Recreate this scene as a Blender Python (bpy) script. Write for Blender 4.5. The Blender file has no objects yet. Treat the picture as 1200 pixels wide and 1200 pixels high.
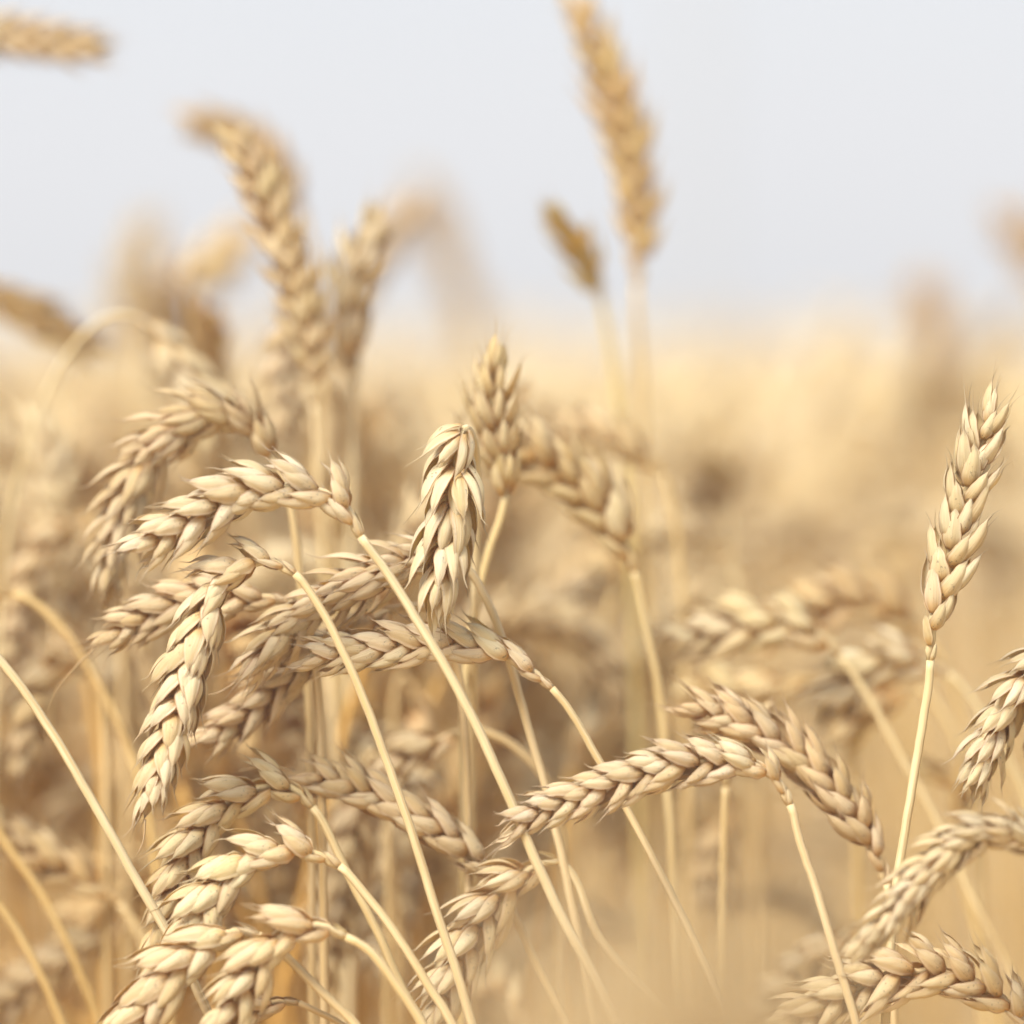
import bpy, math, random
import numpy as np
from mathutils import Vector, Matrix

random.seed(11)
rng = np.random.default_rng(11)
scene = bpy.context.scene
COL = scene.collection
R = math.radians

# ------------------------------------------------------------------ camera
CAM_Z = 1.0
D0 = 1.25                      # focus distance
FPX = 5000.0                   # focal length in photo pixels (100 mm lens on a 24 mm square)
HORIZON = 395.0
PITCH = math.atan((600 - HORIZON) / FPX)
cam = bpy.data.cameras.new("camera")
cam.lens = 100; cam.sensor_width = 24; cam.sensor_height = 24
cam.sensor_fit = 'HORIZONTAL'
cam.clip_start = 0.02; cam.clip_end = 3000
cam.dof.use_dof = True
cam.dof.focus_distance = D0
cam.dof.aperture_fstop = 2.7
camo = bpy.data.objects.new("camera", cam)
COL.objects.link(camo)
camo.location = (0, 0, CAM_Z)
camo.rotation_euler = (R(90) - PITCH, 0, 0)
scene.camera = camo
CW = camo.rotation_euler.to_matrix()
CR, CU, CF = (np.array(CW.col[0]), np.array(CW.col[1]), -np.array(CW.col[2]))
CP = np.array([0, 0, CAM_Z])

def at(px, py, d):
    """photo pixel (1200 px frame) at depth d metres along the view -> world point"""
    return CP + CF * d + CR * ((px - 600) / FPX * d) + CU * (-(py - 600) / FPX * d)

# ------------------------------------------------------------------ light
SUN_EL, SUN_AZ = R(50), R(-142)     # azimuth: 0 = +Y (away from the camera), negative = left
world = bpy.data.worlds.new("World"); scene.world = world
world.use_nodes = True
wn, wl = world.node_tree.nodes, world.node_tree.links
wn.clear()
sky = wn.new('ShaderNodeTexSky'); sky.sky_type = 'NISHITA'; sky.sun_disc = False
sky.sun_elevation = SUN_EL; sky.sun_rotation = SUN_AZ
sky.air_density = 1.0; sky.dust_density = 3.0
bg1 = wn.new('ShaderNodeBackground'); bg1.inputs[1].default_value = 0.05
wl.new(sky.outputs[0], bg1.inputs[0])
tc = wn.new('ShaderNodeTexCoord')
mpn = wn.new('ShaderNodeMapping'); mpn.inputs['Scale'].default_value = (1, 1, 2.5)
wl.new(tc.outputs['Generated'], mpn.inputs[0])
cl = wn.new('ShaderNodeTexNoise'); cl.inputs['Scale'].default_value = 5.0; cl.inputs['Detail'].default_value = 3
wl.new(mpn.outputs[0], cl.inputs['Vector'])
cr = wn.new('ShaderNodeValToRGB')
cr.color_ramp.elements[0].position = 0.35; cr.color_ramp.elements[0].color = (0.74, 0.84, 1.02, 1)
cr.color_ramp.elements[1].position = 0.65; cr.color_ramp.elements[1].color = (0.90, 0.94, 1.0, 1)
wl.new(cl.outputs[0], cr.inputs[0])
bg2 = wn.new('ShaderNodeBackground'); bg2.inputs[1].default_value = 0.325
wl.new(cr.outputs[0], bg2.inputs[0])
ad = wn.new('ShaderNodeAddShader'); wo = wn.new('ShaderNodeOutputWorld')
wl.new(bg1.outputs[0], ad.inputs[0]); wl.new(bg2.outputs[0], ad.inputs[1]); wl.new(ad.outputs[0], wo.inputs[0])

sun = bpy.data.lights.new("sun", 'SUN'); sun.energy = 4.8; sun.angle = R(28); sun.color = (1.0, 0.965, 0.90)
suno = bpy.data.objects.new("sun", sun); COL.objects.link(suno)
sd = Vector((math.sin(SUN_AZ) * math.cos(SUN_EL), math.cos(SUN_AZ) * math.cos(SUN_EL), math.sin(SUN_EL)))
suno.rotation_euler = sd.to_track_quat('Z', 'Y').to_euler()

scene.view_settings.view_transform = 'Standard'
scene.view_settings.look = 'None'
scene.view_settings.exposure = 0.76
scene.view_settings.gamma = 1
scene.cycles.use_denoising = True
scene.cycles.max_bounces = 8
scene.cycles.diffuse_bounces = 5
scene.cycles.transmission_bounces = 6

# ------------------------------------------------------------------ materials
def new_mat(name):
    m = bpy.data.materials.new(name); m.use_nodes = True
    nt = m.node_tree; nt.nodes.clear()
    return m, nt.nodes, nt.links

def mixrgb(n, l, a, b, f, mode='MIX'):
    x = n.new('ShaderNodeMix'); x.data_type = 'RGBA'; x.blend_type = mode
    for sock, v in ((x.inputs[0], f), (x.inputs[6], a), (x.inputs[7], b)):
        if isinstance(v, bpy.types.NodeSocket): l.new(v, sock)
        else: sock.default_value = v
    return x.outputs[2]

def maprange(n, l, v, a, b, c, d):
    x = n.new('ShaderNodeMapRange'); x.interpolation_type = 'SMOOTHSTEP'
    l.new(v, x.inputs[0])
    for i, q in enumerate((a, b, c, d)): x.inputs[i + 1].default_value = q
    return x.outputs[0]

def math_(n, l, op, a, b=0.0):
    x = n.new('ShaderNodeMath'); x.operation = op
    for sock, v in ((x.inputs[0], a), (x.inputs[1], b)):
        if isinstance(v, bpy.types.NodeSocket): l.new(v, sock)
        else: sock.default_value = v
    return x.outputs[0]

def finish(m, n, l, color, bumpv, strength, dist, trans, rough, tcol=(1, 0.80, 0.52, 1)):
    bmp = n.new('ShaderNodeBump'); bmp.inputs['Strength'].default_value = strength; bmp.inputs['Distance'].default_value = dist
    l.new(bumpv, bmp.inputs['Height'])
    p = n.new('ShaderNodeBsdfPrincipled'); p.inputs['Roughness'].default_value = rough
    p.inputs['Specular IOR Level'].default_value = 0.35
    l.new(color, p.inputs['Base Color']); l.new(bmp.outputs[0], p.inputs['Normal'])
    t = n.new('ShaderNodeBsdfTranslucent')
    l.new(mixrgb(n, l, color, tcol, 1.0, 'MULTIPLY'), t.inputs[0])
    mx = n.new('ShaderNodeMixShader'); mx.inputs[0].default_value = trans
    l.new(p.outputs[0], mx.inputs[1]); l.new(t.outputs[0], mx.inputs[2])
    o = n.new('ShaderNodeOutputMaterial'); l.new(mx.outputs[0], o.inputs[0])

def husk_material():
    m, n, l = new_mat("dry_husk")
    a = n.new('ShaderNodeAttribute'); a.attribute_name = "strand"
    s = n.new('ShaderNodeSeparateXYZ'); l.new(a.outputs['Vector'], s.inputs[0])
    u, v, r = s.outputs
    oi = n.new('ShaderNodeObjectInfo')
    rr = math_(n, l, 'FRACT', math_(n, l, 'ADD', r, oi.outputs['Random']))
    ramp = n.new('ShaderNodeValToRGB'); e = ramp.color_ramp.elements
    e[0].position = 0; e[0].color = (0.78, 0.65, 0.375, 1)
    e[1].position = 1; e[1].color = (0.89, 0.825, 0.61, 1)
    k = e.new(0.5); k.color = (0.85, 0.745, 0.485, 1)
    l.new(rr, ramp.inputs[0])
    # veins running along the husk
    cmb = n.new('ShaderNodeCombineXYZ')
    l.new(math_(n, l, 'MULTIPLY', u, 11.0), cmb.inputs[0]); l.new(math_(n, l, 'MULTIPLY', v, 1.1), cmb.inputs[1])
    l.new(math_(n, l, 'MULTIPLY', rr, 37.0), cmb.inputs[2])
    st = n.new('ShaderNodeTexNoise'); st.inputs['Scale'].default_value = 1.6; st.inputs['Detail'].default_value = 4
    l.new(cmb.outputs[0], st.inputs['Vector'])
    c = mixrgb(n, l, ramp.outputs[0], (0.56, 0.41, 0.22, 1), maprange(n, l, st.outputs[0], 0.52, 0.70, 0, 0.5))
    c = mixrgb(n, l, c, (0.90, 0.82, 0.70, 1), maprange(n, l, st.outputs[0], 0.48, 0.26, 0, 0.55))
    # straw-gold towards the attachment, grey-mauve weathering at tips
    c = mixrgb(n, l, c, (0.80, 0.54, 0.20, 1), maprange(n, l, v, 0.36, 0.02, 0, 0.8))
    tipf = math_(n, l, 'MULTIPLY', maprange(n, l, v, 0.68, 0.95, 0, 1), maprange(n, l, st.outputs[0], 0.40, 0.62, 0.15, 1))
    c = mixrgb(n, l, c, (0.38, 0.24, 0.15, 1), math_(n, l, 'MULTIPLY', tipf, 0.6))
    # papery margin
    au = math_(n, l, 'ABSOLUTE', u)
    c = mixrgb(n, l, c, (0.88, 0.78, 0.62, 1), math_(n, l, 'MULTIPLY', maprange(n, l, au, 0.60, 0.80, 0, 0.5), maprange(n, l, au, 0.95, 0.85, 0, 1)))
    c = mixrgb(n, l, c, (0.46, 0.28, 0.14, 1), math_(n, l, 'MULTIPLY', maprange(n, l, au, 0.84, 0.95, 0, 1.0), maprange(n, l, rr, 0.2, 0.7, 0.2, 1)))
    # specks of black mould
    sp = n.new('ShaderNodeTexNoise'); sp.inputs['Scale'].default_value = 900; sp.inputs['Detail'].default_value = 2
    geo = n.new('ShaderNodeTexCoord'); l.new(geo.outputs['Object'], sp.inputs['Vector'])
    sp2 = n.new('ShaderNodeTexNoise'); sp2.inputs['Scale'].default_value = 120; l.new(geo.outputs['Object'], sp2.inputs['Vector'])
    spf = math_(n, l, 'MULTIPLY', maprange(n, l, sp.outputs[0], 0.60, 0.67, 0, 1), maprange(n, l, sp2.outputs[0], 0.56, 0.70, 0, 0.6))
    c = mixrgb(n, l, c, (0.13, 0.085, 0.06, 1), spf)
    c = mixrgb(n, l, c, oi.outputs['Color'], 1.0, 'MULTIPLY')
    finish(m, n, l, c, st.outputs[0], 0.6, 0.0007, 0.40, 0.48, (1, 0.84, 0.50, 1))
    return m

def straw_material(name, c0, c1, trans=0.12):
    m, n, l = new_mat(name)
    a = n.new('ShaderNodeAttribute'); a.attribute_name = "strand"
    s = n.new('ShaderNodeSeparateXYZ'); l.new(a.outputs['Vector'], s.inputs[0])
    u, v, r = s.outputs
    oi = n.new('ShaderNodeObjectInfo')
    cmb = n.new('ShaderNodeCombineXYZ')
    l.new(math_(n, l, 'MULTIPLY', u, 6.0), cmb.inputs[0]); l.new(math_(n, l, 'MULTIPLY', v, 14.0), cmb.inputs[1])
    l.new(math_(n, l, 'MULTIPLY', oi.outputs['Random'], 50), cmb.inputs[2])
    st = n.new('ShaderNodeTexNoise'); st.inputs['Scale'].default_value = 1.5; st.inputs['Detail'].default_value = 4
    l.new(cmb.outputs[0], st.inputs['Vector'])
    c = mixrgb(n, l, c0, c1, maprange(n, l, st.outputs[0], 0.35, 0.65, 0, 1))
    c = mixrgb(n, l, c, (0.40, 0.26, 0.12, 1), maprange(n, l, st.outputs[0], 0.60, 0.74, 0, 0.7))
    c = mixrgb(n, l, c, oi.outputs['Color'], 1.0, 'MULTIPLY')
    finish(m, n, l, c, st.outputs[0], 0.7, 0.0006, trans, 0.42)
    return m

HUSK = husk_material()
STRAW = straw_material("straw_stem", (0.60, 0.46, 0.23, 1), (0.74, 0.62, 0.39, 1))

def field_material():
    m, n, l = new_mat("ripe_crop")
    a = n.new('ShaderNodeAttribute'); a.attribute_name = "strand"
    s = n.new('ShaderNodeSeparateXYZ'); l.new(a.outputs['Vector'], s.inputs[0])
    ramp = n.new('ShaderNodeValToRGB'); e = ramp.color_ramp.elements
    e[0].color = (0.74, 0.54, 0.20, 1); e[1].color = (0.88, 0.79, 0.54, 1)
    l.new(s.outputs[2], ramp.inputs[0])
    tco = n.new('ShaderNodeTexCoord')
    nz = n.new('ShaderNodeTexNoise'); nz.inputs['Scale'].default_value = 1.3; nz.inputs['Detail'].default_value = 5
    l.new(tco.outputs['Object'], nz.inputs['Vector'])
    c = mixrgb(n, l, ramp.outputs[0], (0.70, 0.53, 0.24, 1), maprange(n, l, nz.outputs[0], 0.4, 0.7, 0, 0.4))
    finish(m, n, l, c, nz.outputs[0], 0.2, 0.01, 0.25, 0.6)
    return m
CROP = field_material()

def soil_material():
    m, n, l = new_mat("dry_soil")
    tco = n.new('ShaderNodeTexCoord')
    nz = n.new('ShaderNodeTexNoise'); nz.inputs['Scale'].default_value = 14; nz.inputs['Detail'].default_value = 8
    l.new(tco.outputs['Object'], nz.inputs['Vector'])
    c = mixrgb(n, l, (0.42, 0.27, 0.12, 1), (0.60, 0.42, 0.20, 1), maprange(n, l, nz.outputs[0], 0.35, 0.65, 0, 1))
    finish(m, n, l, c, nz.outputs[0], 0.8, 0.02, 0.0, 0.9)
    return m
SOIL = soil_material()

# ------------------------------------------------------------------ mesh helpers
class MB:
    """collects vertices, quads/tris and a (u, v, random) strand coordinate; builds ONE mesh"""
    def __init__(s): s.v = []; s.f = []; s.a = []; s.n = 0
    def add(s, v, f, a):
        v = np.asarray(v, float); s.v.append(v); s.a.append(np.asarray(a, float))
        s.f += [tuple(int(i) + s.n for i in q) for q in f]; s.n += len(v)
    def mesh(s, name, mat):
        me = bpy.data.meshes.new(name)
        me.from_pydata(np.concatenate(s.v).tolist(), [], s.f)
        at_ = me.attributes.new("strand", 'FLOAT_VECTOR', 'POINT')
        at_.data.foreach_set('vector', np.concatenate(s.a).astype(np.float32).ravel())
        me.polygons.foreach_set('use_smooth', [True] * len(me.polygons))
        me.materials.append(mat); me.update()
        return me

def nrm(v):
    v = np.asarray(v, float); return v / max(1e-12, np.linalg.norm(v))

def grid_faces(rows, cols, wrap=True):
    f = []
    for i in range(rows - 1):
        for j in range(cols if wrap else cols - 1):
            k = (j + 1) % cols
            f.append((i * cols + j, i * cols + k, (i + 1) * cols + k, (i + 1) * cols + j))
    return f

def husk(mb, base, d, out, L, hw, th, beak, rnd, curl=0.12, ns=12, nr=16, twist=0.0, g=None):
    """one glume or lemma: a boat-shaped, keeled shell with thin sharp margins and a pointed, bent beak"""
    d = nrm(d); out = nrm(np.array(out) - d * np.dot(out, d)); side = np.cross(d, out)
    g = g or rng
    vs, at_ = [], []
    no = nr // 2 + 1; ni = nr - no
    us = [(math.cos(math.pi * k / (no - 1)), 1) for k in range(no)] + [(-math.cos(math.pi * (k + 1) / (ni + 1)), -1) for k in range(ni)]
    keel = g.uniform(-.25, .25); nb = 5
    wav = g.uniform(0, 6.28, 3); bend = g.normal(0, .25, 2)
    shoulder = g.uniform(.05, .20); dent = g.uniform(.02, .09)
    for i in range(ns + nb):
        if i < ns:
            t = i / (ns - 1.0)
            # broad near the attachment, fullest at 40 %, shoulders in to the beak
            prof = (min(1, 0.50 + 2.2 * t) if t < .23 else 1.0) * (1 - max(0, (t - .32) / .68) ** 1.9 * .93)
            prof += shoulder * math.exp(-((t - .80) / .07) ** 2)
            w = hw * prof; h = th * (math.sin(math.pi * (0.16 + 0.80 * t))) ** 0.75
            h = max(h, th * .10); z = t * L; vv = t * 0.9; bx = by = 0
            w *= 1 + .035 * math.sin(wav[0] + t * 9) + .02 * math.sin(wav[1] + t * 23)
        else:
            q = (i - ns + 1) / nb
            w = hw * 0.08 * (1 - q) + 0.00005; h = th * 0.10 * (1 - q) + 0.00005
            z = L + beak * q; vv = 0.9 + 0.1 * q; t = 1
            bx = bend[0] * beak * q * q; by = bend[1] * beak * q * q
        bow = th * 0.5 * math.sin(math.pi * t * 0.95) - curl * L * max(0, t - 0.5) ** 2
        c = base + d * z + out * (bow + by) + side * bx
        tw = twist * t
        for (u, sg) in us:
            x = w * u
            y = h * (1 + dent * math.sin(wav[2] + t * 11 + u * 3)) * (1 - abs(u) ** 1.8) ** 0.95 + h * .16 * math.exp(-((u - keel) / .14) ** 2)
            y += w * .16 * max(0, abs(u) - .80) / .20
            if sg < 0: y -= min(0.00016, h * .5)
            x2 = x * math.cos(tw) - y * math.sin(tw); y2 = x * math.sin(tw) + y * math.cos(tw)
            vs.append(c + side * x2 + out * y2)
            at_.append((u if sg > 0 else u * 0.7, vv, rnd))
    n_ = len(us)
    f = grid_faces(ns + nb, n_)
    f.append(tuple(range(n_))[::-1])
    f.append(tuple((ns + nb - 1) * n_ + j for j in range(n_)))
    mb.add(vs, f, at_)

def spikelet(mb, g, kind='full', M=None, lod=0, tight=1.0):
    """spikelet: local +Z along the ear, +X outward from the rachis, +-Y the fan"""
    mm = 0.00118
    ns, nr = ((13, 20), (7, 10), (4, 8))[lod]
    J = lambda s: g.normal(0, s)
    parts = []
    fl = {'full': 1.0, 'open': 1.40, 'fan': 1.25, 'tight': 0.72, 'tip': 0.62, 'small': 0.5}[kind]
    bk = {'full': 2.4, 'open': 3.4, 'fan': 3.2, 'tight': 1.6, 'tip': 6.0, 'small': 1.2}[kind]
    fy = {'fan': 1.9, 'open': 1.15}.get(kind, 1.0)
    slim = .62 if kind == 'small' else 1.0
    for s in (-1, 1):
        # glume, wrapping the lower half of the floret above it
        parts.append(((0.3, s * 1.25, -0.3), (0.27 * fl + J(.05), s * fy * (0.23 * fl + abs(J(.06))), 1), (0.30, s, 0), 10.6 + J(.7), 2.7 * slim + J(.18), 1.55 * slim, 0.9 * bk + abs(J(.8))))
        if kind != 'small':
            parts.append(((1.3, s * 0.85, 1.4), (0.38 * fl + J(.06), s * fy * (0.20 * fl + J(.06)), 1), (0.70, s * 0.8, 0), 12.2 + J(.8), 2.55 + J(.18), 1.6, bk + abs(J(1.5))))
    if kind in ('full', 'open', 'tip', 'fan'):
        parts.append(((2.0, J(.2), 2.4), (0.44 * fl + J(.06), J(.10), 1), (1, J(.2), 0), 10.8 + J(.7), 2.1, 1.45, bk * 0.9 + abs(J(1.0))))
    if kind in ('full', 'open', 'fan'):
        parts.append(((0.8, J(.3), 3.5), (0.18, J(.10), 1), (1, J(.3), 0), 10.2, 2.0, 1.4, bk * 0.7))
    for (b, d, o, L, hw, th, beak) in parts:
        sub = MB()
        husk(sub, np.array(b) * mm, d, o, L * mm, hw * mm, th * mm, beak * mm, g.random(), curl=0.10 + J(.10), ns=ns, nr=nr, twist=J(.12), g=g)
        v = sub.v[0]
        if M is not None: v = v @ M[:3, :3].T + M[:3, 3]
        mb.add(v, sub.f, sub.a[0])

def bezier_pts(P, step):
    """Catmull-Rom through control points, resampled at about `step`"""
    P = np.asarray(P, float)
    Q = np.vstack([2 * P[0] - P[1], P, 2 * P[-1] - P[-2]])
    out = []
    for i in range(1, len(Q) - 2):
        p0, p1, p2, p3 = Q[i - 1:i + 3]
        # centripetal keeps tight bends free of loops
        t0 = 0; t1 = t0 + np.linalg.norm(p1 - p0) ** .5; t2 = t1 + np.linalg.norm(p2 - p1) ** .5; t3 = t2 + np.linalg.norm(p3 - p2) ** .5
        for t in np.linspace(t1, t2, 14, endpoint=False):
            A1 = (t1 - t) / (t1 - t0) * p0 + (t - t0) / (t1 - t0) * p1
            A2 = (t2 - t) / (t2 - t1) * p1 + (t - t1) / (t2 - t1) * p2
            A3 = (t3 - t) / (t3 - t2) * p2 + (t - t2) / (t3 - t2) * p3
            B1 = (t2 - t) / (t2 - t0) * A1 + (t - t0) / (t2 - t0) * A2
            B2 = (t3 - t) / (t3 - t1) * A2 + (t - t1) / (t3 - t1) * A3
            out.append((t2 - t) / (t2 - t1) * B1 + (t - t1) / (t2 - t1) * B2)
    out.append(Q[-2]); out = np.array(out)
    s = np.concatenate([[0], np.cumsum(np.linalg.norm(np.diff(out, axis=0), axis=1))])
    n = max(2, int(round(s[-1] / step)) + 1)
    ss = np.linspace(0, s[-1], n)
    return np.stack([np.interp(ss, s, out[:, k]) for k in range(3)], 1), s[-1]

def frames(C, D_init):
    T = np.gradient(C, axis=0); T /= np.linalg.norm(T, axis=1)[:, None]
    D = []; d = nrm(D_init - T[0] * np.dot(D_init, T[0]))
    for t in T:
        d = nrm(d - t * np.dot(d, t)); D.append(d)
    return T, np.array(D)

def tube(mb, C, rad, nr=8, flat=1.0, rnd=0.5, D_init=(0.3, 1, 0.1)):
    T, D = frames(C, np.array(D_init, float)); F = np.cross(T, D)
    vs, at_ = [], []
    rad = np.broadcast_to(rad, (len(C),))
    s = np.concatenate([[0], np.cumsum(np.linalg.norm(np.diff(C, axis=0), axis=1))])
    for i in range(len(C)):
        for j in range(nr):
            a = 2 * math.pi * j / nr
            vs.append(C[i] + rad[i] * (D[i] * math.cos(a) + F[i] * math.sin(a) * flat))
            at_.append((math.cos(a), s[i], rnd))
    f = grid_faces(len(C), nr); f.append(tuple(range(nr))[::-1]); f.append(tuple((len(C) - 1) * nr + j for j in range(nr)))
    mb.add(vs, f, at_)

# ------------------------------------------------------------------ shared spikelet meshes
SPK = {}
for kind, cnt in (('full', 9), ('open', 8), ('fan', 6), ('tight', 8), ('tip', 6), ('small', 5)):
    SPK[kind] = []
    for i in range(cnt):
        mb = MB(); spikelet(mb, rng, kind); SPK[kind].append(mb.mesh("spikelet", HUSK))

def link(name, data, parent=None):
    o = bpy.data.objects.new(name, data); COL.objects.link(o)
    if parent is not None: o.parent = parent
    return o

def tag(o, label, cat='wheat plant', group=None, kind=None):
    if label: o['label'] = label
    if kind: o['kind'] = kind
    else: o['category'] = cat
    if group: o['group'] = group

def ear_layout(C, D_init, size, g, style):
    """(position, matrix columns, kind, scale) for every spikelet along the ear centreline C"""
    T, D = frames(C, D_init)
    s = np.concatenate([[0], np.cumsum(np.linalg.norm(np.diff(C, axis=0), axis=1))]); Ltot = s[-1]
    gap = 0.0040 * size * g.uniform(.95, 1.08) * (.80 if style == 'fan' else 1)
    usable = Ltot - 0.011 * size
    n = max(5, int(usable / gap))
    out = []
    for i in range(n):
        q = i / (n - 1.0)
        x = q * usable
        c = np.array([np.interp(x, s, C[:, k]) for k in range(3)])
        t = nrm([np.interp(x, s, T[:, k]) for k in range(3)]); d = nrm([np.interp(x, s, D[:, k]) for k in range(3)])
        d = nrm(d - t * np.dot(d, t)) * (1 if i % 2 else -1)
        tip = i >= n - 1
        sc = size * np.interp(q, [0, .08, .2, .55, .85, 1], [.78, .9, .98, 1.0, .86, .70] if style == 'fan' else [.50, .72, .95, 1.0, .86, .70]) * g.uniform(.90, 1.05)
        lean = g.normal(0.08, 0.05) + (0.06 if style == 'open' else 0)
        yaw = g.normal(0, 0.12)
        if tip: lean = 0; kind = 'tip'
        elif q < 0.07 and style != 'fan': kind = 'small'
        elif q > 0.86: kind = 'tip' if g.random() < .6 else 'full'
        else: kind = style if g.random() < .6 else ('full' if g.random() < .7 else 'open')
        z = nrm(t * math.cos(lean) + d * math.sin(lean)); xx = nrm(d - z * np.dot(d, z)); yy = np.cross(z, xx)
        x2 = xx * math.cos(yaw) + yy * math.sin(yaw); y2 = np.cross(z, x2)
        if tip: c = c - 0
        if g.random() < .03 and q < .75 and n > 14: continue
        out.append((c, x2, y2, z, kind, sc))
    return out

def rachis_mesh(C, D_init, size, r0):
    T, D = frames(C, D_init)
    mb = MB(); off = []
    for i in range(len(C)):
        off.append(D[i] * 0.0005 * math.sin(i * 1.9))
    tube(mb, C + np.array(off), np.linspace(r0, 0.0006, len(C)), 6, 0.7, D_init=D_init)
    return mb.mesh("ear", STRAW)

def extend_to_ground(P, lean=0.12):
    """carry the stem on from its last photographed point down to the soil"""
    p = P[-1]; d = nrm(P[-1] - P[-2])
    if d[2] > -0.2: d = nrm(np.array([d[0], d[1], -0.6]))
    pts = [np.array(q) for q in P]; z = p[2]; cur = p.copy()
    k = 0
    while cur[2] > 0.03 and k < 30:
        d = nrm(d * 0.72 + np.array([d[0] * .1, lean * 0.15, -1.0]) * 0.28)
        cur = cur + d * 0.09; pts.append(cur.copy()); k += 1
    if pts[-1][2] > 0: pts.append(np.array([cur[0], cur[1], -0.01]))
    else: pts[-1][2] = -0.01
    return pts

COUNT = 0
def hero(label, ear, stem, d=D0, roll=0.0, size=1.0, style='full', tint=(1, 1, 1), de=None, ds=None, group='sharp wheat ears', r=0.00145, awn=None):
    """one wheat plant: ear (> spikelet) and stem; ear runs base->tip, stem runs ear base->down, in photo pixels"""
    global COUNT; COUNT += 1
    g = np.random.default_rng(100 + COUNT)
    de = de if de is not None else [d] * len(ear)
    if len(de) == 2: de = list(np.linspace(de[0], de[1], len(ear)))
    ds = ds if ds is not None else [de[0]] * (len(stem) + 1)
    if len(ds) == 2: ds = list(np.linspace(ds[0], ds[1], len(stem) + 1))
    E = [at(x, y, q) for (x, y), q in zip(ear, de)]
    S = [at(x, y, q) for (x, y), q in zip([ear[0]] + list(stem), ds)]
    S[0] = E[0]
    Sx = extend_to_ground(S)
    base = np.array(Sx[-1])
    root = link("wheat_plant", None); root.location = base.tolist(); root.empty_display_size = 0.05
    tag(root, label, 'wheat plant', group)
    col = tuple(tint) + (1,)
    # one smooth centreline for both
    whole, _ = bezier_pts(np.vstack([np.array(E)[::-1], np.array(Sx)[1:]]), 0.003)
    dd = np.linalg.norm(whole - E[0], axis=1); k = int(np.argmin(dd))
    C = whole[:k + 1][::-1]; SC = whole[k:]
    C = C - base; SC = SC - base
    mid = len(C) // 2
    t0 = nrm(C[min(mid + 2, len(C) - 1)] - C[max(0, mid - 2)])
    side = nrm(np.cross(t0, CF)); nn = np.cross(side, t0)
    D_mid = side * math.cos(R(roll)) + nn * math.sin(R(roll))
    D_init = frames(C[:mid + 1][::-1], D_mid)[1][-1] if mid > 1 else D_mid
    mb = MB(); jit = np.cumsum(g.normal(0, 1, (len(SC), 3)), 0) * 0.00007
    rr = r * np.interp(np.arange(len(SC)), [0, 6, 40, len(SC)], [.85, 0.9, 1, 1.25])
    for nd in (0.42, 0.85):     # stem joints lower down
        kk = int(len(SC) * nd); rr[max(0, kk - 1):kk + 2] *= 1.35
    tube(mb, SC[::-1] + jit[::-1] - jit[0], rr[::-1], 9)
    st = link("stem", mb.mesh("stem", STRAW), root); st.color = col
    er = link("ear", rachis_mesh(C[:max(4, len(C) - int(0.009 * size / 0.003))], D_init, size, r * .85), root); er.color = col
    for (c, x, y, z, kind, sc) in ear_layout(C, D_init, size, g, style):
        me = SPK[kind][g.integers(len(SPK[kind]))]
        o = link("spikelet", me, er)
        m = Matrix(((x[0], y[0], z[0], c[0]), (x[1], y[1], z[1], c[1]), (x[2], y[2], z[2], c[2]), (0, 0, 0, 1)))
        o.matrix_local = m @ Matrix.Diagonal((sc * .87, sc * .87, sc * g.uniform(.93, 1.06), 1))
        v = g.uniform(.93, 1.05)
        o.color = (min(1, tint[0] * v), min(1, tint[1] * v), min(1, tint[2] * v * g.uniform(.95, 1.03)), 1)
    if awn:
        A, _ = bezier_pts([at(x, y, de[-1]) - base for x, y in awn], 0.002)
        mb = MB(); tube(mb, A, np.linspace(0.00035, 0.00008, len(A)), 5)
        o = link("awn", mb.mesh("awn", STRAW), er); o.color = (.75, .65, .6, 1)
    return root

# ------------------------------------------------------------------ the ground
def sheet(name, pts, mat, z):
    me = bpy.data.meshes.new(name)
    me.from_pydata([(x, y, z) for x, y in pts], [], [tuple(range(len(pts)))])
    me.materials.append(mat)
    return link(name, me)
gnd = sheet("ground", [(-1500, -40), (1500, -40), (1500, 2500), (-1500, 2500)], SOIL, 0.0)
tag(gnd, None, kind='structure')

# a pale post far across the field, dissolved by the lens
def concrete_pole():
    m, n, l = new_mat("grey_concrete")
    tco = n.new('ShaderNodeTexCoord'); nz = n.new('ShaderNodeTexNoise'); nz.inputs['Scale'].default_value = 3
    l.new(tco.outputs['Object'], nz.inputs['Vector'])
    c = mixrgb(n, l, (0.30, 0.30, 0.30, 1), (0.40, 0.395, 0.38, 1), nz.outputs[0])
    finish(m, n, l, c, nz.outputs[0], 0.3, 0.01, 0.0, 0.8)
    p = at(812, 395, 60)
    mb = MB(); hs = np.linspace(0, 8, 20)
    tube(mb, np.stack([0 * hs, 0 * hs, hs], 1), np.linspace(.24, .17, 20), 12)
    o = link("utility_pole", mb.mesh("utility_pole", m)); o.location = (p[0], p[1], 0)
    tag(o, "faint grey post far behind the crop, dissolved against the sky", "pole")
concrete_pole()

# ------------------------------------------------------------------ the sharp plants and their nearest neighbours
PALE = (1.0, 1.0, 1.0); WARM = (1.0, .94, .84); BROWN = (.86, .76, .62); GOLD = (.92, .80, .58); DARK = (.78, .67, .53)

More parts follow.
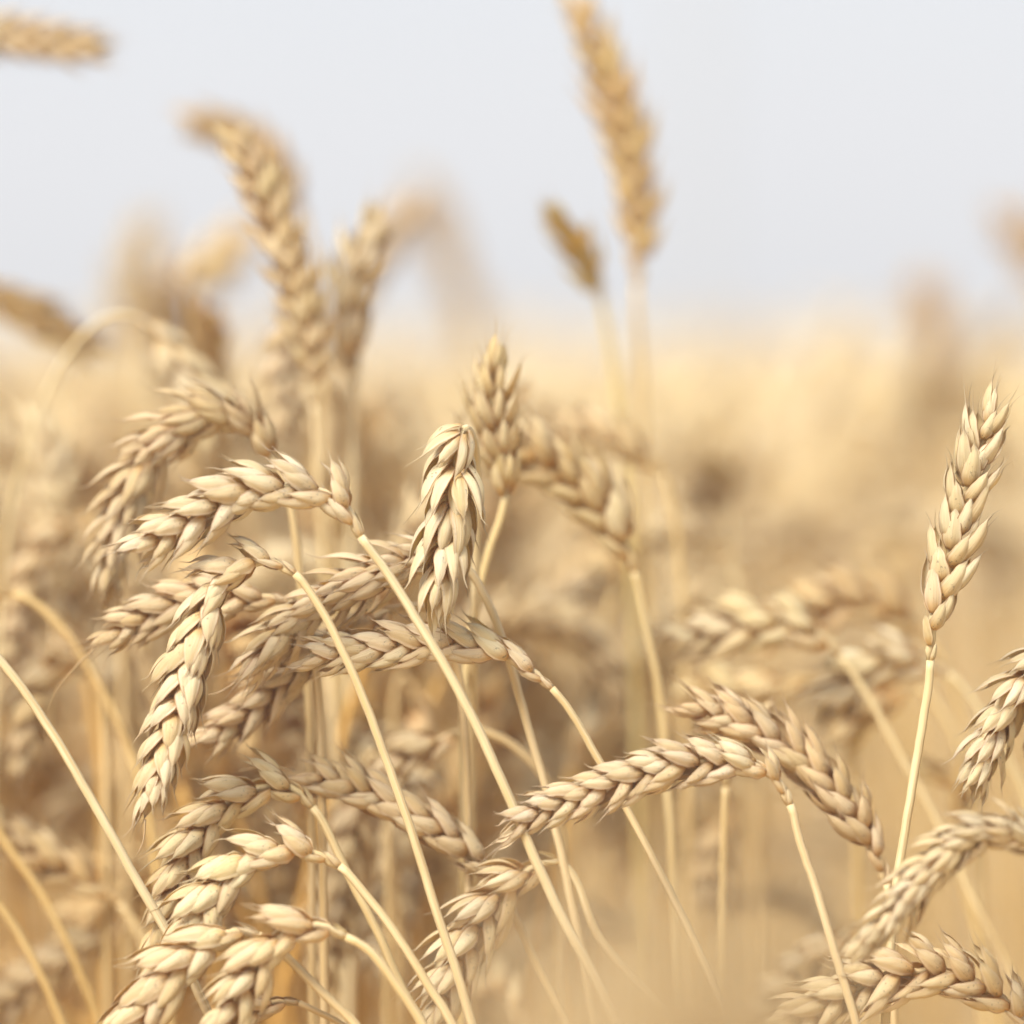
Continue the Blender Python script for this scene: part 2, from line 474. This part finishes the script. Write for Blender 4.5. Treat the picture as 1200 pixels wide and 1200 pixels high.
hero("upright pale wheat ear on a straight stem at the right, herringbone grains facing",
     [(1090, 778), (1092, 735), (1112, 660), (1132, 580), (1152, 510), (1178, 452)],
     [(1084, 830), (1068, 930), (1050, 1040), (1038, 1200)], 1.25, 4, 1.08, 'tight', (1, .99, .93))
hero("large pale ear arching left with a thick straw stem crossing the whole picture diagonally",
     [(425, 632), (398, 588), (350, 573), (290, 578), (225, 610), (140, 655)],
     [(452, 668), (490, 730), (545, 820), (597, 930), (655, 1060), (728, 1200)], 1.235, 12, 1.12, 'full', PALE, r=.00155)
hero("long ear hooked over and hanging down left, with a thin curled awn at its tip",
     [(345, 672), (305, 658), (262, 675), (236, 735), (210, 815), (186, 895), (170, 968)],
     [(372, 705), (412, 785), (446, 870), (482, 975), (518, 1085), (552, 1200)], 1.24, -14, 1.04, 'full', (1, .97, .92), awn=[(170, 960), (168, 985), (160, 1003)], r=.0014)
hero("ear bent left on a knotty drooping neck, its end behind thick hanging ears",
     [(645, 805), (608, 778), (550, 758), (480, 757), (410, 765), (340, 772)],
     [(672, 840), (705, 900), (742, 965), (785, 1050), (852, 1200)], 1.262, 8, 0.98, 'tight', (1, .96, .90), r=.0013)
hero("grey-tipped fat ear leaning down left behind the two crossing stems, upper of two",
     [(508, 655), (460, 668), (410, 690), (355, 720), (310, 768), (272, 808)],
     [(540, 660), (572, 705), (598, 775), (622, 860), (650, 960), (700, 1200)], 1.275, 55, 1.15, 'fan', (.97, .92, .85), awn=[(276, 800), (255, 812), (228, 816)])
hero("fat ear leaning down left just under the grey-tipped one, its tip ending in forked awns",
     [(470, 712), (425, 735), (375, 762), (325, 805), (275, 845), (222, 878)],
     [(505, 715), (530, 760), (545, 860), (548, 1200)], 1.29, 20, 1.04, 'full', (.93, .86, .78), awn=[(230, 868), (212, 880), (190, 888)])
hero("bleached ear hanging straight down in the centre with its fan-shaped spikelets facing out",
     [(543, 504), (537, 514), (533, 560), (526, 610), (517, 672), (511, 740)],
     [(551, 508), (557, 535), (557, 600), (555, 700), (553, 850), (550, 1200)], 1.25, 88, 1.3, 'fan', (1, 1, .97),
     ds=[1.25, 1.262, 1.280, 1.29, 1.30, 1.33, 1.36])
hero("ear arching left above the bare lower stems, tip pointing at the thick diagonal straw",
     [(928, 948), (900, 905), (850, 893), (785, 898), (710, 922), (640, 948), (578, 984)],
     [(937, 985), (955, 1040), (978, 1120), (1002, 1200)], 1.235, 10, 0.98, 'full', (1, .96, .92), r=.0014)
hero("brownish ear sloping down to the right, tip pointing up left beside the upright ear's stem",
     [(1040, 1040), (1010, 970), (955, 905), (890, 858), (785, 818)],
     [(1046, 1080), (1048, 1200)], 1.285, -12, 1.06, 'tight', (.93, .85, .74))
hero("bleached ear hanging down from the right edge above the drooping white ear",
     [(1255, 740), (1215, 775), (1180, 835), (1155, 890), (1138, 945)],
     [(1290, 730), (1330, 780), (1370, 900), (1400, 1200)], 1.265, 50, 1.0, 'open', (1, 1, .96))
hero("whitish soft ear drooping down left across the upright ear's stem",
     [(1235, 1000), (1180, 972), (1130, 985), (1085, 1025), (1040, 1080), (992, 1125)],
     [(1270, 1030), (1300, 1090), (1320, 1200)], 1.20, 50, .86, 'fan', (.97, .95, .90))
hero("ear with long open scales arching along the bottom right corner",
     [(1215, 1215), (1180, 1175), (1130, 1145), (1070, 1137), (1005, 1158), (945, 1190), (885, 1235)],
     [(1240, 1240), (1270, 1320), (1290, 1400)], 1.24, 5, 1.08, 'open', (1, .95, .86))
hero("dull brown ear hooked over behind the large arching ear, hanging at the left",
     [(318, 535), (290, 497), (245, 487), (195, 515), (160, 570), (135, 640), (122, 715)],
     [(335, 570), (350, 660), (360, 800), (368, 1200)], 1.315, 48, 1.12, 'fan', (.90, .83, .72))
hero("small ear pointing down left with one very long thin curved awn",
     [(335, 705), (285, 702), (225, 703), (165, 728), (108, 762)],
     [(360, 735), (372, 800), (380, 1200)], 1.285, 10, 0.98, 'full', (.95, .88, .79), awn=[(112, 758), (88, 782), (66, 808), (54, 838)])
hero("pale ear arching left at the lower left, upper of the three stacked arching ears",
     [(368, 948), (335, 922), (290, 930), (248, 960), (218, 1010), (196, 1070), (178, 1125)],
     [(385, 975), (412, 1030), (445, 1095), (475, 1160), (497, 1200)], 1.27, 18, 1.08, 'full', (.97, .93, .82))
hero("plump golden-based ear arching left, middle of the three stacked arching ears",
     [(398, 1015), (352, 998), (305, 1000), (262, 1035), (228, 1085), (195, 1140), (165, 1195)],
     [(430, 1050), (468, 1100), (500, 1150), (530, 1200)], 1.235, 5, 1.12, 'tight', (1, .95, .86))
hero("short-necked plump ear at the bottom edge, lowest of the three stacked arching ears",
     [(405, 1098), (372, 1085), (335, 1095), (300, 1135), (270, 1185), (245, 1240)],
     [(430, 1112), (465, 1155), (495, 1200)], 1.215, 16, 1.06, 'full', (1, .96, .88))
hero("fat golden ear running off the bottom left edge in front of the stacked arching ears",
     [(300, 1095), (262, 1096), (225, 1120), (185, 1160), (145, 1205), (100, 1255)],
     [(335, 1120), (375, 1160), (415, 1200)], 1.225, 8, 1.16, 'tight', (1, .95, .86))
hero("thin dark withered neck at the bottom edge whose ear runs out of frame",
     [(345, 1174), (300, 1182), (260, 1215), (230, 1260)],
     [(370, 1185), (410, 1206)], 1.235, 20, 0.85, 'full', (.80, .70, .58), r=.0011)
hero("dark-edged ear sloping down right behind the long diagonal straw, lower centre",
     [(588, 1035), (540, 990), (480, 952), (415, 925), (335, 900)],
     [(602, 1070), (640, 1150), (665, 1200)], 1.285, -10, 1.05, 'tight', (.93, .86, .75), awn=[(345, 903), (315, 898), (280, 903)])
hero("pale ear hooked down left in the bottom centre, below the dark-edged ear's foot",
     [(655, 1010), (620, 1020), (584, 1046), (556, 1088), (530, 1145), (503, 1215)],
     [(676, 1035), (700, 1095), (745, 1150), (792, 1200)], 1.275, 30, 1.15, 'open', (1, .97, .90))
hero("bare straight straw crossing the lower left corner, its ear outside the picture",
     [(-70, 715), (-120, 700), (-180, 720), (-230, 790), (-260, 870)],
     [(-40, 732), (0, 773), (60, 855), (115, 950), (158, 1028), (198, 1095), (250, 1200)], 1.25, 10, 1.0, 'full', PALE, r=.0015)
hero("small dull ear hanging on a thin bowed neck between the two long diagonal straws",
     [(545, 856), (515, 868), (485, 880), (462, 905), (455, 960)],
     [(580, 862), (620, 890), (650, 940), (660, 1200)], 1.35, 20, 1.0, 'full', (.88, .80, .68))
hero("dull brown ear hanging vertically behind the necks of the stacked arching ears",
     [(425, 905), (412, 960), (398, 1020), (388, 1090), (378, 1170)],
     [(436, 880), (450, 900), (455, 1200)], 1.40, 40, 1.1, 'open', (.84, .76, .64))
hero("dull ear hanging upright left of centre behind the dark-edged sloping ear",
     [(480, 800), (492, 850), (500, 905), (492, 960)],
     [(470, 790), (462, 830), (470, 1200)], 1.46, 60, 1.05, 'full', (.92, .82, .66))
SOFT = 'soft wheat plants just behind the focus'
hero("tall blurred ear leaning left against the sky, first from the left with sharp scale outlines",
     [(368, 470), (362, 400), (345, 330), (318, 250), (290, 190), (258, 140)],
     [(372, 540), (382, 700), (392, 900), (396, 1200)], 1.43, 25, 1.02, 'open', (1, .95, .86), group=SOFT)
hero("blurred ear hanging against the tall leaning ear's stem, dark between white grains",
     [(355, 352), (342, 385), (335, 430), (338, 480), (346, 530)],
     [(366, 350), (376, 380), (380, 450), (382, 1200)], 1.50, 25, .98, 'open', (.98, .92, .84), group=SOFT)
hero("very blurred brown ear bowed to the left at the top of the leaning cluster",
     [(356, 262), (335, 215), (300, 172), (255, 152), (205, 138)],
     [(365, 330), (372, 480), (380, 700), (385, 1200)], 1.68, 20, 1.05, 'full', (.90, .78, .60), group=SOFT)
hero("blurred whitish upright ear on a thin stem just right of the tall leaning ear",
     [(414, 450), (406, 390), (416, 330), (432, 280), (440, 232)],
     [(414, 540), (410, 700), (405, 1200)], 1.46, 55, 1.25, 'open', (1, 1, .98), group=SOFT)
hero("faint ghostly ear bowing right behind the whitish upright ear",
     [(395, 400), (440, 300), (470, 255), (490, 250), (500, 290)],
     [(392, 480), (392, 700), (390, 1200)], 1.95, 20, 1.1, 'full', (.97, .88, .74), group=SOFT)
hero("tallest blurred golden ear reaching the top of the picture against the sky",
     [(746, 335), (746, 260), (735, 180), (708, 80), (665, -20)],
     [(750, 430), (752, 560), (760, 800), (770, 1200)], 1.55, 20, 1.15, 'open', (1, .90, .68), group=SOFT)
hero("short blurred golden ear pointing up left beside the tallest golden ear",
     [(704, 352), (692, 318), (668, 275), (636, 236)],
     [(715, 410), (732, 520), (745, 800), (752, 1200)], 1.52, 70, 1.1, 'open', (1, .98, .72), group=SOFT, de=[1.53, 1.53, 1.52, 1.51])
hero("blurred ear poking in horizontally from the top left edge against the sky",
     [(-120, 60), (-60, 42), (0, 44), (65, 50), (138, 58)],
     [(-160, 90), (-210, 200), (-240, 500), (-260, 1200)], 1.56, 10, 1.0, 'open', (.90, .82, .70), group=SOFT)
hero("broad dark blurred ear sloping down right at the left edge below the sky",
     [(-90, 300), (-30, 335), (40, 370), (130, 420)],
     [(-120, 300), (-160, 400), (-180, 1200)], 1.62, 10, 1.1, 'full', (.66, .50, .30), group=SOFT)
hero("blurred bowed straw at the left edge with a drooping bead-like ear of white grains",
     [(160, 372), (190, 400), (215, 435), (238, 478), (250, 540)],
     [(120, 374), (72, 428), (35, 510), (12, 600), (-5, 800), (-15, 1200)], 1.46, 15, 1.15, 'full', (1, 1, .95), group=SOFT, r=.0010)
hero("golden ear slanting up left, its tip just behind the hanging centre ear",
     [(742, 668), (722, 622), (690, 580), (645, 545), (598, 520), (560, 520)],
     [(752, 715), (768, 790), (780, 900), (795, 1200)], 1.36, 20, 1.25, 'open', (1, .95, .80), group=SOFT)
hero("golden ear standing upright with a sharp tip just above the hanging centre ear",
     [(592, 580), (584, 545), (576, 505), (575, 462), (583, 398)],
     [(575, 640), (556, 720), (545, 800), (540, 1200)], 1.318, 60, 1.12, 'fan', (1, .96, .82), group=SOFT)
hero("blurred pale ear bowed left over the slanting golden ear's right shoulder",
     [(778, 560), (745, 530), (705, 515), (665, 512), (630, 560)],
     [(790, 600), (800, 700), (810, 1200)], 1.47, 20, 1.05, 'full', (.98, .90, .74), group=SOFT)
hero("blurred pale ear lying low under the slanting golden ear, tip to the left",
     [(850, 650), (800, 625), (740, 650), (680, 690), (610, 720)],
     [(870, 690), (880, 800), (885, 1200)], 1.58, 20, 1.1, 'full', (.98, .92, .80), group=SOFT)
hero("bright blurred ear seen nearly end-on atop a dark golden stem, right of centre",
     [(852, 592), (845, 572), (828, 566), (812, 585)],
     [(853, 630), (850, 760), (850, 1200)], 1.68, 30, 1.0, 'open', (1, 1, .97), group=SOFT, de=[1.72, 1.69, 1.64, 1.60])
hero("soft pale ear lying level and pointing left, left of the upright ear",
     [(985, 770), (950, 740), (890, 735), (830, 745), (768, 752)],
     [(1010, 805), (1055, 885), (1100, 965), (1145, 1060), (1195, 1160)], 1.38, 10, 1.3, 'full', (1, .97, .88), group=SOFT)
hero("soft brown ear lying level behind the pale level ear",
     [(1085, 745), (1040, 712), (985, 708), (930, 722), (880, 760)],
     [(1110, 790), (1140, 900), (1150, 1200)], 1.46, 20, 1.35, 'open', (.95, .86, .68), group=SOFT)
hero("soft whitish ear drooping left from a bowed straw right of the upright ear's neck",
     [(1110, 790), (1075, 775), (1035, 775), (990, 815), (950, 850)],
     [(1140, 820), (1175, 880), (1205, 950), (1240, 1200)], 1.40, 25, 1.25, 'open', (1, 1, .95), group=SOFT)
hero("soft ear splayed open and hanging under the drooping whitish one",
     [(1075, 805), (1040, 815), (1000, 845), (970, 880)],
     [(1100, 830), (1130, 900), (1160, 1200)], 1.45, 40, 1.3, 'open', (1, .94, .78), group=SOFT)
hero("soft golden ear lying behind the sloping brownish ear's tip",
     [(960, 800), (920, 800), (875, 812), (830, 800), (800, 840)],
     [(985, 830), (1000, 900), (1010, 1200)], 1.46, 20, 1.25, 'full', (1, .92, .72), group=SOFT)
hero("blurred pale ear hanging below the level ear, left of the sloping brownish ear's tip",
     [(775, 770), (755, 800), (745, 850), (750, 910)],
     [(785, 760), (800, 800), (805, 1200)], 1.58, 40, 1.05, 'full', (.98, .92, .80), group=SOFT)
hero("thin straight upright straw rising behind the low arching ear, lower right of centre",
     [(850, 925), (852, 895), (872, 860), (905, 850), (935, 880)],
     [(849, 1000), (847, 1100), (846, 1200)], 1.33, 20, .9, 'full', (.95, .88, .72), group=SOFT, r=.0013)
hero("dim ear hanging below the arch of the low arching ear",
     [(858, 930), (845, 975), (835, 1030), (828, 1085)],
     [(868, 915), (880, 960), (885, 1200)], 1.55, 35, 1.05, 'open', (.92, .83, .68), group=SOFT)
hero("soft ear drooping down left beneath the whitish soft ear, bottom right",
     [(1010, 1085), (985, 1100), (945, 1130), (905, 1170), (870, 1215)],
     [(1030, 1110), (1036, 1200)], 1.37, 20, .98, 'full', (.96, .92, .84), group=SOFT)
hero("blurred ear sloping down right at the left edge above the crossing bare stems",
     [(140, 1060), (100, 1030), (55, 1005), (10, 975), (-40, 940)],
     [(165, 1100), (180, 1200)], 1.39, 10, 1.05, 'full', (.99, .92, .78), group=SOFT)
hero("blurred ear drooping left in the bottom left corner",
     [(150, 1085), (110, 1105), (60, 1135), (10, 1175), (-40, 1215)],
     [(175, 1100), (190, 1200)], 1.43, 20, 1.05, 'open', (.96, .90, .78), group=SOFT)
hero("blurred vertical straw in the lower left carrying a pale drooping ear",
     [(116, 800), (95, 775), (60, 790), (35, 850), (20, 930)],
     [(122, 860), (126, 980), (130, 1200)], 1.40, 25, 1.05, 'full', (.92, .84, .70), group=SOFT)
hero("blurred golden straw bowed over at the left edge below the brown hanging ear",
     [(20, 697), (-20, 700), (-60, 730), (-90, 800)],
     [(60, 722), (110, 790), (150, 870), (180, 980), (200, 1200)], 1.38, 20, 1.0, 'full', (.96, .84, .60), group=SOFT)
hero("blurred pale ear drooping at the left edge beside the brown hanging ear",
     [(105, 600), (70, 625), (40, 680), (20, 750), (5, 820)],
     [(125, 615), (140, 700), (150, 1200)], 1.48, 25, 1.15, 'open', (.97, .90, .78), group=SOFT)
hero("bright creamy blurred ear just right of the whitish upright ear's thin stem",
     [(500, 520), (480, 492), (445, 482), (410, 490), (385, 520)],
     [(510, 560), (512, 700), (514, 1200)], 1.95, 30, 1.5, 'open', (1, 1, .95), group=SOFT)
hero("creamy blurred ear glowing behind the neck of the large pale arching ear",
     [(510, 610), (485, 585), (450, 575), (415, 590), (395, 620)],
     [(520, 650), (522, 800), (524, 1200)], 1.9, 30, 1.4, 'open', (1, 1, .95), group=SOFT)
for k, (x0, x1, lab) in enumerate([(-10, 120, "blurred bare straw leaning in the bottom left corner, upper of a crossing pair"),
                                   (-60, 75, "blurred bare straw leaning in the bottom left corner, lower of a crossing pair")]):
    hero(lab, [(x0 - 70, 820 + 40 * k), (x0 - 120, 800), (x0 - 180, 830), (x0 - 220, 900)],
         [(x0, 960 + 30 * k), ((x0 + x1) / 2 + 8, 1070 + 10 * k), (x1, 1200)], 1.36 - .02 * k, 20, 1.0, 'full', (.94, .82, .58), group=SOFT)
for (xa, xb, y0, lab, dd) in [(722, 655, 690, "golden blurred straw leaning left under the slanting golden ear", 1.55),
                              (395, 398, 640, "blurred thick golden straw standing left of the crossing stems", 1.5),
                              (1120, 1170, 980, "blurred golden straw slanting right near the bottom right corner", 1.42)]:
    hero(lab, [(xa, y0), (xa + 8, y0 - 40), (xa - 20, y0 - 75), (xa - 60, y0 - 60)],
         [(xa + (xb - xa) * .5, y0 + 120), (xb, 1200)], dd, 30, 1.0, 'full', (.98, .88, .64), group=SOFT)

for (pts, st, dd, tn, lab) in [
    ([(1100, 430), (1098, 390), (1085, 345), (1060, 320)], [(1105, 560), (1110, 1200)], 2.5, (1, .86, .58), "golden ear blurred to a lump above the horizon, left of the upright pale ear"),
    ([(1225, 350), (1215, 310), (1195, 270), (1165, 235)], [(1235, 420), (1245, 1200)], 2.2, (1, .88, .66), "faint blurred ear leaning left at the right edge above the horizon"),
    ([(150, 420), (152, 370), (162, 310), (180, 245)], [(148, 600), (145, 1200)], 2.3, (1, .95, .80), "faint blurred ear standing upright at the left between bowed straw and leaning cluster"),
    ([(185, 350), (225, 325), (265, 300), (300, 255)], [(165, 400), (160, 1200)], 2.0, (1, .90, .68), "blurred ear slanting up right behind the tall leaning ear at upper left"),
    ([(560, 420), (545, 360), (520, 290), (490, 200)], [(570, 600), (575, 1200)], 2.9, (1, .94, .80), "faint grey-gold blurred ear leaning left above the horizon, left of the short golden ear")]:
    hero(lab, pts, st, dd, 25, 1.5, 'open', tn, group=SOFT)

# out-of-focus plants close to the lens, low in the frame
FRONT = 'wheat plants close to the lens'
hero("hugely blurred pale ear close to the lens, low centre, nearly dissolved",
     [(770, 1297), (730, 1187), (680, 1097), (650, 1047)], [(800, 1500), (820, 1900)], .52, 30, 1.1, 'full', (1, .97, .90), group=FRONT)
hero("hugely blurred ear close to the lens, low right of centre, nearly dissolved",
     [(940, 1367), (900, 1227), (850, 1127), (810, 1067)], [(1000, 1600), (1010, 2000)], .50, 30, 1.1, 'full', (1, .97, .90), group=FRONT)
hero("hugely blurred straw-coloured ear close to the lens at the bottom, between two dissolved ones",
     [(860, 1367), (820, 1247), (780, 1147), (745, 1077)], [(880, 1600), (890, 2000)], .47, 30, 1.1, 'full', (1, .97, .90), group=FRONT)
hero("hugely blurred ear close to the lens in the bottom centre, leftmost of the dissolved ones",
     [(710, 1447), (660, 1297), (620, 1197), (595, 1137)], [(740, 1700), (750, 2100)], .46, 30, 1.1, 'full', (1, .97, .90), group=FRONT)
hero("hugely blurred ear close to the lens in the lower right, rightmost of the dissolved ones",
     [(1000, 1447), (940, 1317), (890, 1217), (860, 1137)], [(1080, 1700), (1090, 2100)], .48, 30, 1.1, 'full', (1, .97, .90), group=FRONT)

# ------------------------------------------------------------------ the crop behind: separate plants
def crop_proto(k, nod):
    g = np.random.default_rng(500 + k)
    H = 0.80
    pts = [np.array([0, 0, -0.01]), np.array([g.normal(0, .01), g.normal(0, .01), .25]), np.array([g.normal(0, .02), g.normal(0, .02), .55]), np.array([.02, 0, H - .03])]
    dirx = np.array([1.0, 0, 0])
    p = np.array([.03, 0, H]); pts.append(p.copy())
    ang = R(75) if nod else R(80)
    E = [p.copy()]
    for i in range(5):
        ang -= R(g.uniform(26, 38)) if nod else R(g.uniform(2, 9))
        if nod and i == 0: pass
        p = p + 0.019 * np.array([math.cos(ang), g.normal(0, .08), math.sin(ang)]); E.append(p.copy())
    whole, _ = bezier_pts(np.vstack([pts, E[1:]]), 0.006)
    kk = int(np.argmin(np.linalg.norm(whole - E[0], axis=1)))
    SC, C = whole[:kk + 1], whole[kk:]
    mb = MB(); tube(mb, SC, 0.0016, 5); sm = mb.mesh("stem", STRAW)
    mb = MB(); D_init = np.array([g.normal(), g.normal(), g.normal()])
    tube(mb, C, .001, 4)
    for (c, x, y, z, kind, sc) in ear_layout(C, D_init, 1.1, g, 'open' if k % 2 else 'full'):
        M = np.eye(4); M[:3, 0] = x * sc; M[:3, 1] = y * sc; M[:3, 2] = z * sc; M[:3, 3] = c
        spikelet(mb, g, kind, M, lod=1)
    em = mb.mesh("ear", HUSK)
    lm = None
    mb = MB()
    a0 = g.uniform(0, 6.28); z0 = g.uniform(.35, .55)
    L, _ = bezier_pts([np.array([0.002, 0, z0]), np.array([.03 * math.cos(a0), .03 * math.sin(a0), z0 + .09]), np.array([.09 * math.cos(a0), .09 * math.sin(a0), z0 + .08]),
                       np.array([.13 * math.cos(a0 + .2), .13 * math.sin(a0 + .2), z0 - .03]), np.array([.13 * math.cos(a0 + .4), .12 * math.sin(a0 + .4), z0 - .12])], .015)
    tube(mb, L, np.linspace(.004, .001, len(L)), 6, .12)
    lm = mb.mesh("leaf", STRAW)
    return sm, em, lm
protos = []
for k in range(10):
    sm, em, lm = crop_proto(k, k % 3 != 0)
    root = link("wheat_plant", None)
    for nm, me in (("stem", sm), ("ear", em), ("leaf", lm)): link(nm, me, root)
    protos.append(root)

NBG = 228
used = set(); n = 0
LAB = {0: ("blurred upright wheat plant in the crop behind the sharp ears", 'blurred upright plants behind the sharp ears'),
       1: ("blurred nodding wheat plant in the crop behind the sharp ears", 'blurred nodding plants behind the sharp ears')}
while n < NBG:
    d = math.sqrt(rng.uniform(1.60 ** 2, 3.0 ** 2))
    thick = n % 5 < 3                 # the thicket just behind the sharp ears on the left
    if thick: d = rng.uniform(1.45, 2.0)
    x = (rng.uniform(-.125, .025) if thick else rng.uniform(-.125, .125)) * d
    if not thick and x > 0 and d < 2.1: d = rng.uniform(2.1, 3.0)
    nx = x / (.12 * d)                                # -1 .. 1 across the frame
    k = int(rng.integers(10)); nod = k % 3 != 0
    h = rng.normal(.93 if nx < -.1 else .885, .055)
    if nx > .55 and d > 2.0: h += .05
    if nod: h -= .01
    if .05 < nx < .68: h = min(h, 1.0 - .012 * d)
    if thick: h = rng.uniform(.78, .93)
    src = protos[k]
    o = src if k not in used else src.copy()
    if k in used: COL.objects.link(o)
    h = max(.74, min(.97, h))
    # keep the gap of open air right of centre, where the photograph looks through to the far crop
    if .0 < nx < 1.0 and d < 2.6: h -= .05
    sc = h / .83
    o.location = (x, d * math.cos(PITCH) , 0); o.rotation_euler = (rng.normal(0, .04), rng.normal(0, .04), rng.uniform(0, 6.28)); o.scale = (sc * .97, sc * .97, sc)
    tint = [(1, .95, .82), (1, .90, .68), (.98, .85, .60), (1, .98, .90)][int(rng.integers(4))]
    if nx > 0 or h > 1.0: tint = (1, .97, .86)
    kids = list(src.children)
    if k in used:
        for c in kids:
            cc = c.copy(); COL.objects.link(cc); cc.parent = o; cc.color = tint + (1,)
    else:
        for c in o.children: c.color = tint + (1,)
    for c in o.children:
        if c.name.startswith(('stem', 'leaf')): c.color = (.97, .72, .36, 1) if thick else (1, .86, .58, 1)
    lab, grp = LAB[1 if nod else 0]
    tag(o, lab, 'wheat plant', grp)
    used.add(k); n += 1

# ------------------------------------------------------------------ the rest of the field: one mass to the horizon
def far_field():
    g = np.random.default_rng(77)
    V, Fc, A = [], [], []
    base = 0
    def plants(n, dmin, dmax, half, keep=None):
        nonlocal base
        d = np.sqrt(g.uniform(dmin ** 2, dmax ** 2, n)); x = g.uniform(-1, 1, n) * (half(d))
        h = g.normal(.86, .045, n)
        az = g.uniform(0, 6.28, n); rn = g.random(n)
        if keep is not None:
            m = keep(x, d); d, x, h, az, rn = d[m], x[m], h[m], az[m], rn[m]
        n = len(d)
        # profile: stem (3 rings) + ear (5 rings), 5-sided
        nod = g.uniform(0.2, 1.0, n)
        ts = [(0.0, .0018), (.5, .0018), (.97, .0016), (1.0, .004), (1.02, .0075), (1.05, .007), (1.06, .0055), (1.06, .001)]
        off = [0, .0, .008, .015, .032, .055, .078, .098]
        dz = [0, 0, 0, .012, .024, .024, .010, -.012]
        S = 5
        ca = np.cos(az); sa = np.sin(az)
        rings = []
        for (t, r), o_, z_ in zip(ts, off, dz):
            cx = x + ca * o_ * nod; cy = d + sa * o_ * nod
            up = 1 - nod
            cz = np.minimum(t, 1.0) * h + z_ * nod + up * o_ * .95
            for j in range(S):
                a = 2 * math.pi * j / S
                # ring lies across the local direction, approx horizontal for stem and mixed for ear
                e = o_ > .01
                rx = r * math.cos(a); ry = r * math.sin(a)
                px = cx + (-sa * rx) + (ca * ry * (1 - nod) if e else ca * ry)
                py = cy + (ca * rx) + (sa * ry * (1 - nod) if e else sa * ry)
                pz = cz + (ry * nod if e else 0)
                rings.append(np.stack([px, py, pz], 1))
        P = np.stack(rings, 1)                        # n, rings*S, 3
        m = P.shape[1]
        V.append(P.reshape(-1, 3)); A.append(np.repeat(np.stack([np.zeros(n), np.zeros(n), rn], 1), m, 0))
        fl = []
        for i in range(len(ts) - 1):
            for j in range(S):
                kx = (j + 1) % S
                fl.append((i * S + j, i * S + kx, (i + 1) * S + kx, (i + 1) * S + j))
        fl = np.array(fl)
        Fc.append((fl[None] + (np.arange(n) * m)[:, None, None] + base).reshape(-1, 4)); base += n * m
    plants(15000, 3.0, 12, lambda d: .16 * d + .5)
    # both sides of the view, outside the frame
    plants(2600, 1.1, 3.0, lambda d: .14 * d + .55, keep=lambda x, d: np.abs(x) > .135 * d + .05)
    # rolling top of the crop from there to the horizon
    ys = np.concatenate([np.linspace(11.5, 40, 60), np.geomspace(42, 2200, 50)]); NX = 90
    q = []
    for y in ys:
        xs = np.linspace(-1, 1, NX) * (y * .5 + 4)
        z = .84 + .035 * np.sin(xs * 5.1 + y * 1.3) * np.sin(y * 3.7 + xs) + g.normal(0, .025, NX)
        q.append(np.stack([xs, np.full(NX, y), z], 1))
    q = np.array(q)
    V.append(q.reshape(-1, 3)); A.append(np.stack([np.zeros(q.shape[0] * NX), np.zeros(q.shape[0] * NX), np.full(q.shape[0] * NX, .75)], 1))
    f = [(base + i * NX + j, base + i * NX + j + 1, base + (i + 1) * NX + j + 1, base + (i + 1) * NX + j) for i in range(len(ys) - 1) for j in range(NX - 1)]
    Fc.append(np.array(f))
    V_ = np.concatenate(V); F_ = np.concatenate(Fc); A_ = np.concatenate(A)
    me = bpy.data.meshes.new("wheat_field")
    me.vertices.add(len(V_)); me.vertices.foreach_set('co', V_.astype(np.float32).ravel())
    me.loops.add(len(F_) * 4); me.loops.foreach_set('vertex_index', F_.astype(np.int32).ravel())
    me.polygons.add(len(F_)); me.polygons.foreach_set('loop_start', np.arange(0, len(F_) * 4, 4, dtype=np.int32))
    me.update(calc_edges=True)
    me.attributes.new("strand", 'FLOAT_VECTOR', 'POINT').data.foreach_set('vector', A_.astype(np.float32).ravel())
    me.polygons.foreach_set('use_smooth', [True] * len(F_))
    me.materials.append(CROP); me.validate()
    return link("wheat_field", me)
ff = far_field(); tag(ff, "ripe wheat crop running back to the horizon", kind='stuff')

# ------------------------------------------------------------------ the summer air
def haze():
    m = bpy.data.materials.new("pale_air"); m.use_nodes = True; n = m.node_tree.nodes; n.clear()
    v = n.new('ShaderNodeVolumePrincipled'); v.inputs['Density'].default_value = 0.020
    v.inputs['Color'].default_value = (.98, .985, 1, 1)
    o = n.new('ShaderNodeOutputMaterial'); m.node_tree.links.new(v.outputs[0], o.inputs['Volume'])
    x, y0, y1, z0, z1 = 1550, -60, 2550, -1, 9
    vs = [(a, b, c) for a in (-x, x) for b in (y0, y1) for c in (z0, z1)]
    me = bpy.data.meshes.new("haze")
    me.from_pydata(vs, [], [(0, 1, 3, 2), (4, 6, 7, 5), (0, 4, 5, 1), (2, 3, 7, 6), (0, 2, 6, 4), (1, 5, 7, 3)])
    me.materials.append(m); h = link("haze", me); tag(h, None, kind='stuff')
haze()
